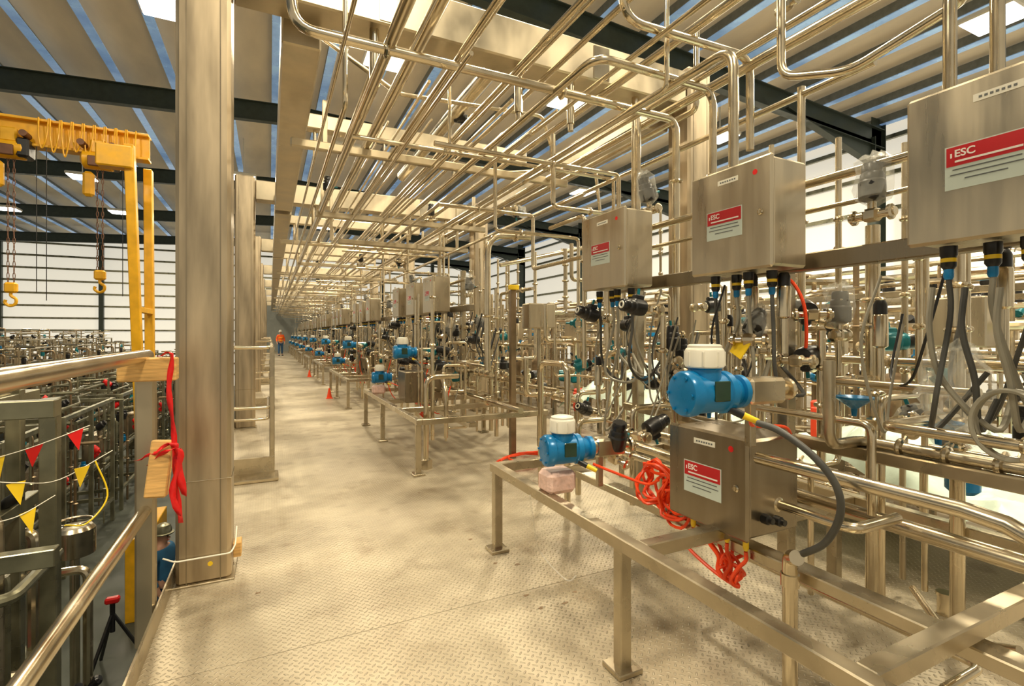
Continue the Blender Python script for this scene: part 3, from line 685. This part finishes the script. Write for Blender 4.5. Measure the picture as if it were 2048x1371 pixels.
MB().box((2.9,8.8,1.22),(.08,.08,2.44),.006).build('frame_post','table',None,'tall square upright behind the second table','post')
for j in range(3):
    P=[]
    for i in range(60):
        a=i*.35; R_=.28+.05*math.sin(i*.7+j); P.append((2.65+R_*math.cos(a)*1.2+j*.12,5.2+R_*math.sin(a),.02+.015*(i%5)/5+.012*j))
    cable(P,.009,'orange','loose orange cable coiled on the floor between the tables','floor_cable','orange cables on the floor',n=6,seg=2)
cable([AZ(1060,990,.66),AZ(1070,1060,.4),(1.45,2.6,.2),(1.5,2.4,.12),(1.6,2.45,.1)],.004,'plastic','thin clear strap trailing below the pink foam block','strap')
q=AZ(1890,1228,0); MB().lathe([(.035,0),(.035,.10),(.04,.10),(.04,.12),(.03,.12)],q,(0,0,1),18).build('floor_socket','steel',None,'short open steel socket standing on the floor under the table','socket')
pipe([AX(1825,1175,2.45),AX(1900,1280,2.3),AX(2040,1300,2.2)],.014,'thin bent tube lying low under the near table at right','process_pipe',rad=.06)
for i,(px,py) in enumerate(((1052,1190),(1082,1215),(1130,1205),(1150,1183),(990,1125),(1035,1128),(940,1078),(838,985),(515,1185))):
    q=AZ(px,py,.0005); b=MB(); n=9; vs=[];r=random.Random(i)
    for k in range(n):
        a=2*PI*k/n; rr_=r.uniform(.005,.014); vs.append((q.x+rr_*1.7*math.cos(a),q.y+rr_*math.sin(a),.0015))
    b.add(vs+[(v[0],v[1],.0002) for v in vs],[tuple(range(n)),tuple(range(2*n-1,n-1,-1))]+[(k,(k+1)%n,n+(k+1)%n,n+k) for k in range(n)])
    b.build('dirt_flake','dirt',None,'small dried brown dirt flake on the tread plate floor','dirt','dirt flakes on the floor')
b=MB(); b.lathe([(.03,0),(.10,.06),(.13,.16),(.11,.26),(.05,.34),(.02,.36)],AX(1915,860,2.6),(0,0,1),14)
for i,p in enumerate(b.v): b.v[i]=p+V([random.uniform(-.03,.03) for _ in range(3)])
b.build('plastic_bag','plastic',None,'crumpled clear plastic bag hanging at the right of the near skid','bag')
for j,(a,b_) in enumerate(((1865,1990),(1930,1960),(2000,2040))):
    cable([AX(a,575,2.3),AX(a-6,660,2.28),AX(a+20,760,2.3),AX(b_,860,2.35),AX(b_+35,800,2.45)],.011,'lgrey' if j!=1 else 'rubber',['left','middle','right'][j]+' corrugated hose drooping below the right upper cabinet','corrugated_hose',None,'hose')
P=[]
for i in range(60):
    a=i*.4; P.append(AX(2020,850,2.3)+V((.02*math.sin(i*.3),.10*math.cos(a),.12*math.sin(a))))
cable(P,.008,'lgrey','coil of pale grey tubing at the far right edge','tubing_coil',None,'tubing',6,2)
def drape(x0,y0,nx,ny,cx,cy_,hz,label,z0=.18):
    b=MB(); vs=[];fs=[]
    for i in range(nx):
        for j in range(ny):
            x=x0+i*.05; y=y0+j*.06
            f_=abs(noise.noise(V((x*2.2,y*2.2,1.3))))*.28+abs(noise.noise(V((x*6,y*5,4.1))))*.10
            z=z0+hz*math.exp(-((x-cx)**2*1.4+(y-cy_)**2*.9))+f_; vs.append((x,y,z))
    for i in range(nx-1):
        for j in range(ny-1): q=i*ny+j; fs.append((q,q+1,q+ny+1,q+ny))
    b.add(vs,fs); return b.build('plastic_sheet','sheet',None,label,'sheet')
drape(3.5,.6,34,46,4.2,1.9,.62,'crumpled pale plastic sheet covering equipment behind the near table')
drape(3.95,4.2,26,40,4.6,5.4,.75,'second crumpled pale plastic sheet farther behind the near skid')
q=AX(1925,985,3.1); b=MB(); b.lathe([(.05,0),(.07,.02),(.07,.08),(.04,.10)],q,(0,0,1),20); b.lathe([(.03,.10),(.03,.13)],q,(0,0,1),16); b.build('cap_fitting','blue',None,'round blue cap lying by the pale sheet','cap')
for i,(px,py,wx,h,cn,nm) in enumerate(((1635,845,.18,.42,'tin','bright red'),(1130,752,.5,.2,'teal','small green'),(1150,800,.14,.4,'tin','narrow orange red'))):
    p=AX(px,py,4.75); b=MB(); b.box((p.x+.1,p.y,p.z),(.18,wx,h),.02); b.box((p.x,p.y,p.z),(.03,wx*.7,h*.7),.01); b.build('equipment_panel',cn,None,f'{nm} equipment panel glimpsed between the pipes behind the near skid','panel')
# ================================================================ background skids
def skid(loc,sc,label,group,m='steel',seed=1,lit=True):
    r=random.Random(seed)
    t=thing('process_skid',label,'machine skid',loc,0,group); t.scale=sc
    b=MB()
    for x in(-.7,.7):
        for y in(-1.6,0,1.6): b.box((x,y,1.1),(.07,.07,2.2),.005)
        for z in(.4,2.17): b.box((x,0,z),(.06,3.2,.06),.005)
    for y in(-1.6,0,1.6):
        for z in(.4,2.17): b.box((0,y,z),(1.4,.06,.06),.005)
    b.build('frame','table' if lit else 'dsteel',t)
    for i in range(10):
        x=r.uniform(-.6,.6); z=r.uniform(.6,2.6); x2=r.uniform(-.6,.6)
        MB().tube(fillet([(x,-1.9,z),(x,r.uniform(-.8,.8),z),(x2,1.0,z),(x2,1.9,z)],.1),r.choice((.018,.025,.04)),8).build('header_pipe',m,t)
    for i in range(18):
        x=r.uniform(-.7,.7); y=r.uniform(-1.6,1.6); z=r.uniform(1.4,2.7); q=MB()
        q.tube(fillet([(x,y,.05),(x,y,z),(x+r.choice((-.35,.35)),y,z)],.08),r.choice((.016,.024,.03)),8)
        for k_ in range(3): q.lathe([(.03,-.012),(.048,0),(.03,.012)],(x,y,z*(.3+.2*k_)),(0,0,1),10)
        q.build('riser',m if i%3 else 'brown',t)
    for i in range(22):
        x=r.uniform(-.8,.7); y=r.uniform(-1.6,1.6); z=r.uniform(.6,2.3); q=MB()
        q.lathe([(.03,0),(.06,.02),(.06,.12),(.045,.14),(.045,.18)],(x,y,z),(r.choice((-1,0,1)),0,.8),12); q.build('valve_actuator',r.choice(('black','black','black','black','black','blue','teal','red' if not lit else 'black')),t)
    for i in range(2):
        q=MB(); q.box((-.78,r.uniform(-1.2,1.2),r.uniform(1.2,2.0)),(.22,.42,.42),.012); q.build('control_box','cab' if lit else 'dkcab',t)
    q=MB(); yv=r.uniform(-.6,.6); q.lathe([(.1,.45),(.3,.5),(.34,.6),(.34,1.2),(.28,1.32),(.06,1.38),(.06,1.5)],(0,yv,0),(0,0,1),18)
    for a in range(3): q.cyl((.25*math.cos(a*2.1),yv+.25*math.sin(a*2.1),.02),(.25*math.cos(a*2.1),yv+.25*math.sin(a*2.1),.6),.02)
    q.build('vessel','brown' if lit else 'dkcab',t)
    return t
protos=[skid((6.1,3.2,-.29),(1,1,1),'stainless process skid in the row right of the walkway, first from the camera',None,seed=1),skid((9.6,4.4,-.29),(1.1,1,1),'stainless process skid in the second row to the right, first from the camera',None,seed=2),skid((13.6,6,-.29),(1.1,1,1),'stainless process skid in the third row to the right, first from the camera',None,seed=5)]
refresh()
rown=['row right of the walkway','second row to the right','third row to the right']
for ri,(p,x) in enumerate(zip(protos,(6.1,9.6,13.6))):
    for k in range(1,8):
        dv=V((0,4.3*k,0)); lb=f'stainless process skid in the {rown[ri]}, {ordn[k]} from the camera'
        if k<3: dup(p,dv,lb)
        else: merged(p,dv,lb,None)
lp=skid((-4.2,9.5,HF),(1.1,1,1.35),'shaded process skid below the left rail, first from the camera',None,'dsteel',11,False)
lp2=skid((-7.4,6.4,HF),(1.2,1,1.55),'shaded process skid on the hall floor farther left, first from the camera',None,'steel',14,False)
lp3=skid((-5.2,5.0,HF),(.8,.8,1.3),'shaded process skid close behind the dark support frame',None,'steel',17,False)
refresh()
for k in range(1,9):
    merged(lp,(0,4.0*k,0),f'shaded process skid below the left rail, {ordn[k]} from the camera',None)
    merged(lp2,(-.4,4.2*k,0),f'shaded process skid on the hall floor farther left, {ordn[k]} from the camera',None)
MB().box((-12.5,29,-1.0),(8,34,.15)).build('floor','dsteel',kind='structure')
for k in range(6):
    merged(protos[0],V((-10.2,15+5*k,-.92))-protos[0].location,f'bright pipe skid left of the yellow crane, {ordn[k]} from the camera',None)
    merged(protos[1],V((-14,14+5*k,-.92))-protos[1].location,f'bright pipe skid at the far left, {ordn[k]} from the camera',None)
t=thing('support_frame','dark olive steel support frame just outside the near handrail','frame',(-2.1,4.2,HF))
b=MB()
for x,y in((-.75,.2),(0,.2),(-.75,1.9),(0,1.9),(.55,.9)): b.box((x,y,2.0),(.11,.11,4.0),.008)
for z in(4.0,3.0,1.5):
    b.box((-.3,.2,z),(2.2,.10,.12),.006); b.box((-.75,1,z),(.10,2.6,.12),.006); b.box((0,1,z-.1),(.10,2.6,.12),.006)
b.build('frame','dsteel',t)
rr=random.Random(21)
for i in range(30):
    x=rr.uniform(-1.4,.6); y=rr.uniform(.0,2.2); z=rr.uniform(1.2,4.0); q=rr.random()
    b=MB()
    if q<.5: b.tube(fillet([(x,y,.05),(x,y,z),(x-.5,y,z),(x-.5,y,z-.6)],.1),rr.choice((.025,.04,.05)),10)
    else: b.tube(fillet([(x-.9,y,z),(x,y,z),(x,y+.8,z)],.1),rr.choice((.025,.04)),10)
    b.build('pipe',rr.choice(('dsteel','table','steel')),t)
for i in range(18):
    x=rr.uniform(-1.2,.5); y=rr.uniform(.1,2); z=rr.uniform(1.0,3.8)
    b=MB(); b.lathe([(.03,0),(.10,.01),(.10,.03),(.04,.04),(.05,.10),(.05,.18),(.03,.2)],(x,y,z),(rr.choice((0,1)),0,.7),14); b.build('valve',rr.choice(('red','black','blue','red','white')),t)
def pennants(pts,cols,label):
    t=thing('pennant_string',label,'flags',pts[0]); L=[p-pts[0] for p in pts]
    MB().tube(smooth(L,5),.003,5).build('cord','white',t)
    for i,cn in enumerate(cols):
        f=(i+.6)/len(cols)*(len(L)-1); j=min(int(f),len(L)-2); c=L[j].lerp(L[j+1],f-j); d=(L[-1]-L[0]).normalized()*.045
        b=MB(); e=V((.0,.004,0)); tip=c+V((.02-.03*(i%2),0,-.13))
        b.add([c-d,c+d,tip,c-d+e,c+d+e,tip+e],[(0,1,2),(3,4,5),(0,1,4,3),(1,2,5,4),(2,0,3,5)]); b.build('pennant',cn,t)
pennants([AY(-60,930,4.0),AY(60,895,4.1),AY(180,850,4.3)],['ygland','red','red'],'upper string of pennants left of the yellow crane leg')
pennants([AY(-50,960,3.7),AY(40,965,3.8),AY(120,958,4.0),AY(225,900,4.2)],['ygland','ygland'],'lower string of yellow pennants beyond the handrail')
pennants([AY(-30,1050,3.6),AY(40,1030,3.7),AY(110,990,3.9)],['ygland'],'short string with one yellow pennant lowest on the left')
cable([AY(130,1050,4.0),AY(175,1045,4.1),AY(215,990,4.2),AY(190,920,4.2)],.005,'ygland','yellow cable sagging below the pennants at the left','cable')
t=thing('step_ladder','red ladder leaning in the hall below the handrail','ladder',(-3.9,5.0,HF),.2)
for x in(-.2,.2): MB().bar((x,0,0),(x*.8,.9,3.4),.03,.07).build('rail','red',t)
for i in range(10):
    f=i/10+.05; MB().bar((-.19,.9*f,3.4*f),(.19,.9*f,3.4*f),.03,.03).build('rung','red',t)
p=AZ(225,1345,HF)
t=thing('tripod_stand','black and red folding tripod pipe stand on the hall floor','tripod',p)
for a in(0,2.1,4.2):
    MB().bar((0,0,.8),(.42*math.cos(a),.42*math.sin(a),.02),.035,.035).build('leg','black',t)
MB().cyl((0,0,.55),(0,0,.95),.03).build('stem','black',t)
MB().box((0,0,.97),(.16,.1,.08),.02).build('clamp_head','red',t)
b=MB(); c0=AZ(150,1110,-1.2); b.lathe([(.16,0),(.2,.02),(.2,.32),(.17,.36),(.05,.38)],c0,(0,0,1),20); b.torus(c0+V((0,0,.42)),(0,0,1),.17,.012,20,6)
b.cyl(c0+V((0,0,-1.8)),c0,.05); b.build('filter_housing','steel',None,'round steel filter housing standing below the left rail','vessel')
# ================================================================ crane
cy=10.4
t=thing('gantry_crane','yellow gantry crane with A shaped legs left of the near column','crane',(-2.0,cy,HF))
b=MB(); zb=4.66-HF
b.box((-4.2,0,zb),(8.7,.04,.40),.003); b.box((-4.2,0,zb+.20),(8.7,.24,.04),.005); b.box((-4.2,0,zb-.20),(8.7,.24,.04),.005); b.build('girder','yellow',t)
for ya,yb in((-.75,-.25),(.6,.3)):
    MB().bar((.02,ya,zb-.2),(.12,yb,1.2),.13,.16,.01).build('leg','yellow',t)
MB().bar((.08,-.5,4.9),(.08,.5,4.9),.09,.09).build('brace','yellow',t)
MB().box((.12,0,.65),(.3,1.6,1.3),.01).build('leg_base','yellow',t)
MB().box((-.15,-.75,zb-.42),(.46,.25,.34),.02).build('control_box','yellow',t)
for i in range(9):
    MB().tube(smooth([(-1.25+i*.14,-.17,zb+.22),(-1.23+i*.14,-.22,zb-.1),(-1.2+i*.14,-.2,zb-.26-.05*(i%3)),(-1.14+i*.14,-.22,zb-.1),(-1.13+i*.14,-.17,zb+.22)],6),.011,6).build('festoon_cable','yellow',t)
def hoist(px,py,hpy,label,hm):
    p=AY(px,py,cy-.1); h=AY(px,hpy,cy-.1)
    t=thing('chain_hoist',label,'hoist',p)
    b=MB(); b.lathe([(.08,-.24),(.15,-.2),(.15,.16),(.11,.22)],(0,0,0),(1,0,0),18); b.box((0,0,.2),(.2,.24,.22),.02); b.build('motor','yellow',t)
    MB().box((.17,0,.02),(.16,.28,.3),.03).build('brake_cover','black',t)
    MB().box((-.02,-.16,-.05),(.2,.05,.16),.01).build('nameplate','rust',t)
    for x in(-.2,.2): MB().lathe([(.05,-.1),(.05,.1)],(x,-.1,.22),(0,1,0),14).build('trolley_wheel','rust',t)
    for dx in(-.035,.035):
        b=MB(); n=int((p.z-h.z)/.09)
        for i in range(n):
            a=V((1,0,0)) if i%2 else V((0,1,0)); c=V((dx,0,-.15-i*.09)); q=a.cross(V((0,0,1)))
            b.tube([c+q*.014*math.cos(u)+V((0,0,.052*math.sin(u))) for u in [2*PI*k/8 for k in range(8)]],.0055,5,True)
        b.build('chain','rust',t)
    zz=h.z-p.z
    MB().box((0,0,zz),(.15,.11,.16),.025).build('hook_block',hm,t)
    b=MB(); s_=.62; b.tube(smooth([(x*s_,0,zz+z*s_) for x,z in((0,-.1),(0,-.2),(.09,-.28),(.08,-.40),(-.02,-.45),(-.11,-.38),(-.10,-.30))],5),.022,8); b.build('hook',hm,t)
    b=MB(); b.box((-.12,-.1,-.42),(.15,.12,.40),.04); b.build('chain_bag','yellow',t)
    for dx in(.3,.42): MB().tube([(dx,0,.1),(dx,.0,-1.9-dx)],.006,5).build('pendant_cable','black',t)
hoist(22,298,575,'chain hoist with yellow hook hanging at the far left edge','yellow')
hoist(200,322,550,'chain hoist with yellow hook beside the crane leg','yellow')
# ================================================================ people
def skin_mesh(vs,es,rs,name,m,root=0,sub=2):
    me=bpy.data.meshes.new(name); me.from_pydata([tuple(v) for v in vs],es,[])
    o=bpy.data.objects.new(name,me); COL.objects.link(o)
    md=o.modifiers.new('s','SKIN'); md.use_smooth_shade=True
    for i,r in enumerate(rs): d=me.skin_vertices[0].data[i]; d.radius=(r,r); d.use_root=(i==root)
    ss=o.modifiers.new('u','SUBSURF'); ss.levels=sub; ss.render_levels=sub
    bpy.context.view_layer.update(); dg=bpy.context.evaluated_depsgraph_get()
    out=bpy.data.meshes.new_from_object(o.evaluated_get(dg)); bpy.data.objects.remove(o)
    out.materials.clear(); out.materials.append(M[m]); out.name=name
    for p in out.polygons: p.use_smooth=True
    return out
def person(loc,rz,label,top,trou,hat,vest):
    t=thing('person',label,'person',loc,rz)
    vs=[];es=[];rs=[]
    def v(p,r,par=None):
        vs.append(V(p)); rs.append(r)
        if par is not None: es.append((par,len(vs)-1))
        return len(vs)-1
    pel=v((0,0,.95),.13); w=v((0,0,1.12),.12,pel); ch=v((0,0,1.34),.15,w); nk=v((0,0,1.50),.055,ch); h1=v((0,-.01,1.60),.085,nk); h2=v((0,-.01,1.68),.085,h1)
    for s in(-1,1):
        sh=v((s*.17,0,1.42),.065,ch); el=v((s*.25,.03,1.15),.045,sh); wr=v((s*.24,-.10,.93),.03,el); pm=v((s*.235,-.13,.86),.032,wr)
        for q in range(4): f1=v((s*(.215+.013*q),-.15-.004*q,.81),.009,pm); v((s*(.215+.013*q),-.145,.775+.004*abs(q-1)),.008,f1)
        th=v((s*.205,-.16,.85),.010,pm); v((s*.20,-.17,.82),.009,th)
        hp=v((s*.09,0,.90),.09,pel); kn=v((s*.11,-.02+.05*s,.50),.06,hp); an=v((s*.12,.02+.07*s,.09),.04,kn); v((s*.13,-.12+.07*s,.04),.035,an)
    b=bpy.data.objects.new('body',skin_mesh(vs,es,rs,'body','skin')); COL.objects.link(b); b.parent=t
    def cloth(name,pts,edges,rad,m):
        o=bpy.data.objects.new(name,skin_mesh([V(p) for p in pts],edges,rad,name,m)); COL.objects.link(o); o.parent=t
    cloth('jacket',[(0,0,.92),(0,0,1.12),(0,0,1.35),(0,0,1.45),(.17,0,1.42),(.25,.03,1.15),(.245,-.08,.98),(-.17,0,1.42),(-.25,.03,1.15),(-.245,-.08,.98)],[(0,1),(1,2),(2,3),(2,4),(4,5),(5,6),(2,7),(7,8),(8,9)],[.155,.15,.17,.08,.08,.062,.045,.08,.062,.045],top)
    cloth('trousers',[(0,0,.98),(.09,0,.88),(.11,.03,.50),(.12,.09,.12),(-.09,0,.88),(-.11,-.07,.50),(-.12,-.05,.12)],[(0,1),(1,2),(2,3),(0,4),(4,5),(5,6)],[.145,.105,.075,.062,.105,.075,.062],trou)
    for s in(-1,1):
        k=MB(); k.box((s*.125,-.05+.07*s,.045),(.10,.28,.09),.03); k.build('boot','black',t)
    if vest:
        for z in(1.05,1.25): MB().torus((0,0,z),(0,0,1),.165,.018,20,6).build('reflective_band','ygland',t)
    k=MB(); k.lathe([(.135,1.66),(.138,1.675),(.108,1.685),(.105,1.73),(.085,1.78),(.045,1.805),(.01,1.81)],(0,-.015,0),(0,0,1),20); k.build('hard_hat',hat,t)
    for s in(-1,1): MB().lathe([(.012,0),(.010,.006)],(s*.03,-.093,1.635),(0,-1,0),8).build('eye','black',t)
    MB().lathe([(.014,0),(.016,.012),(.006,.03)],(0,-.085,1.605),(0,-1,0),8).build('nose','skin',t)
    MB().box((0,-.09,1.57),(.045,.012,.010),.003).build('mouth','red',t)
p=AZ(561,711,0)
person((p.x,p.y,0),.2,'person in orange hi-vis vest and white hard hat far down the walkway','hiviz','denim','white',True)
p=AY(324,1060,8.6)
person((p.x,p.y,HF),1.2,'person in blue work clothes on the hall floor behind the near column','shirt','denim','dsteel',False)
for i,(yy) in enumerate((12.4,19.0)):
    t=thing('traffic_cone',['small orange traffic cone beside the third table','small orange traffic cone farther down the walkway'][i],'cone',(1.25,yy,0))
    MB().lathe([(.06,.01),(.016,.24),(.01,.24)],(0,0,0),(0,0,1),18).build('cone_body','orange',t); MB().box((0,0,.006),(.15,.15,.012),.002).build('base','orange',t)
# ================================================================ camera, world
cd=bpy.data.cameras.new('camera'); co=bpy.data.objects.new('camera',cd); COL.objects.link(co); S.camera=co
co.location=CAM; co.rotation_euler=(PI/2,0,-TH); cd.sensor_width=36; cd.lens=1000/2048*36; cd.shift_y=-(685.5-668)/2048; cd.clip_start=.02; cd.clip_end=200
w=bpy.data.worlds.new('world'); S.world=w; w.use_nodes=True; bg=w.node_tree.nodes['Background']; bg.inputs[0].default_value=(1,.88,.66,1); bg.inputs[1].default_value=.5
S.view_settings.view_transform='Standard'; S.view_settings.exposure=.1
for o in bpy.data.objects:
    l=o.get('label')
    if l and len(l.replace(',',' ').split())>16: print('LONG',l)
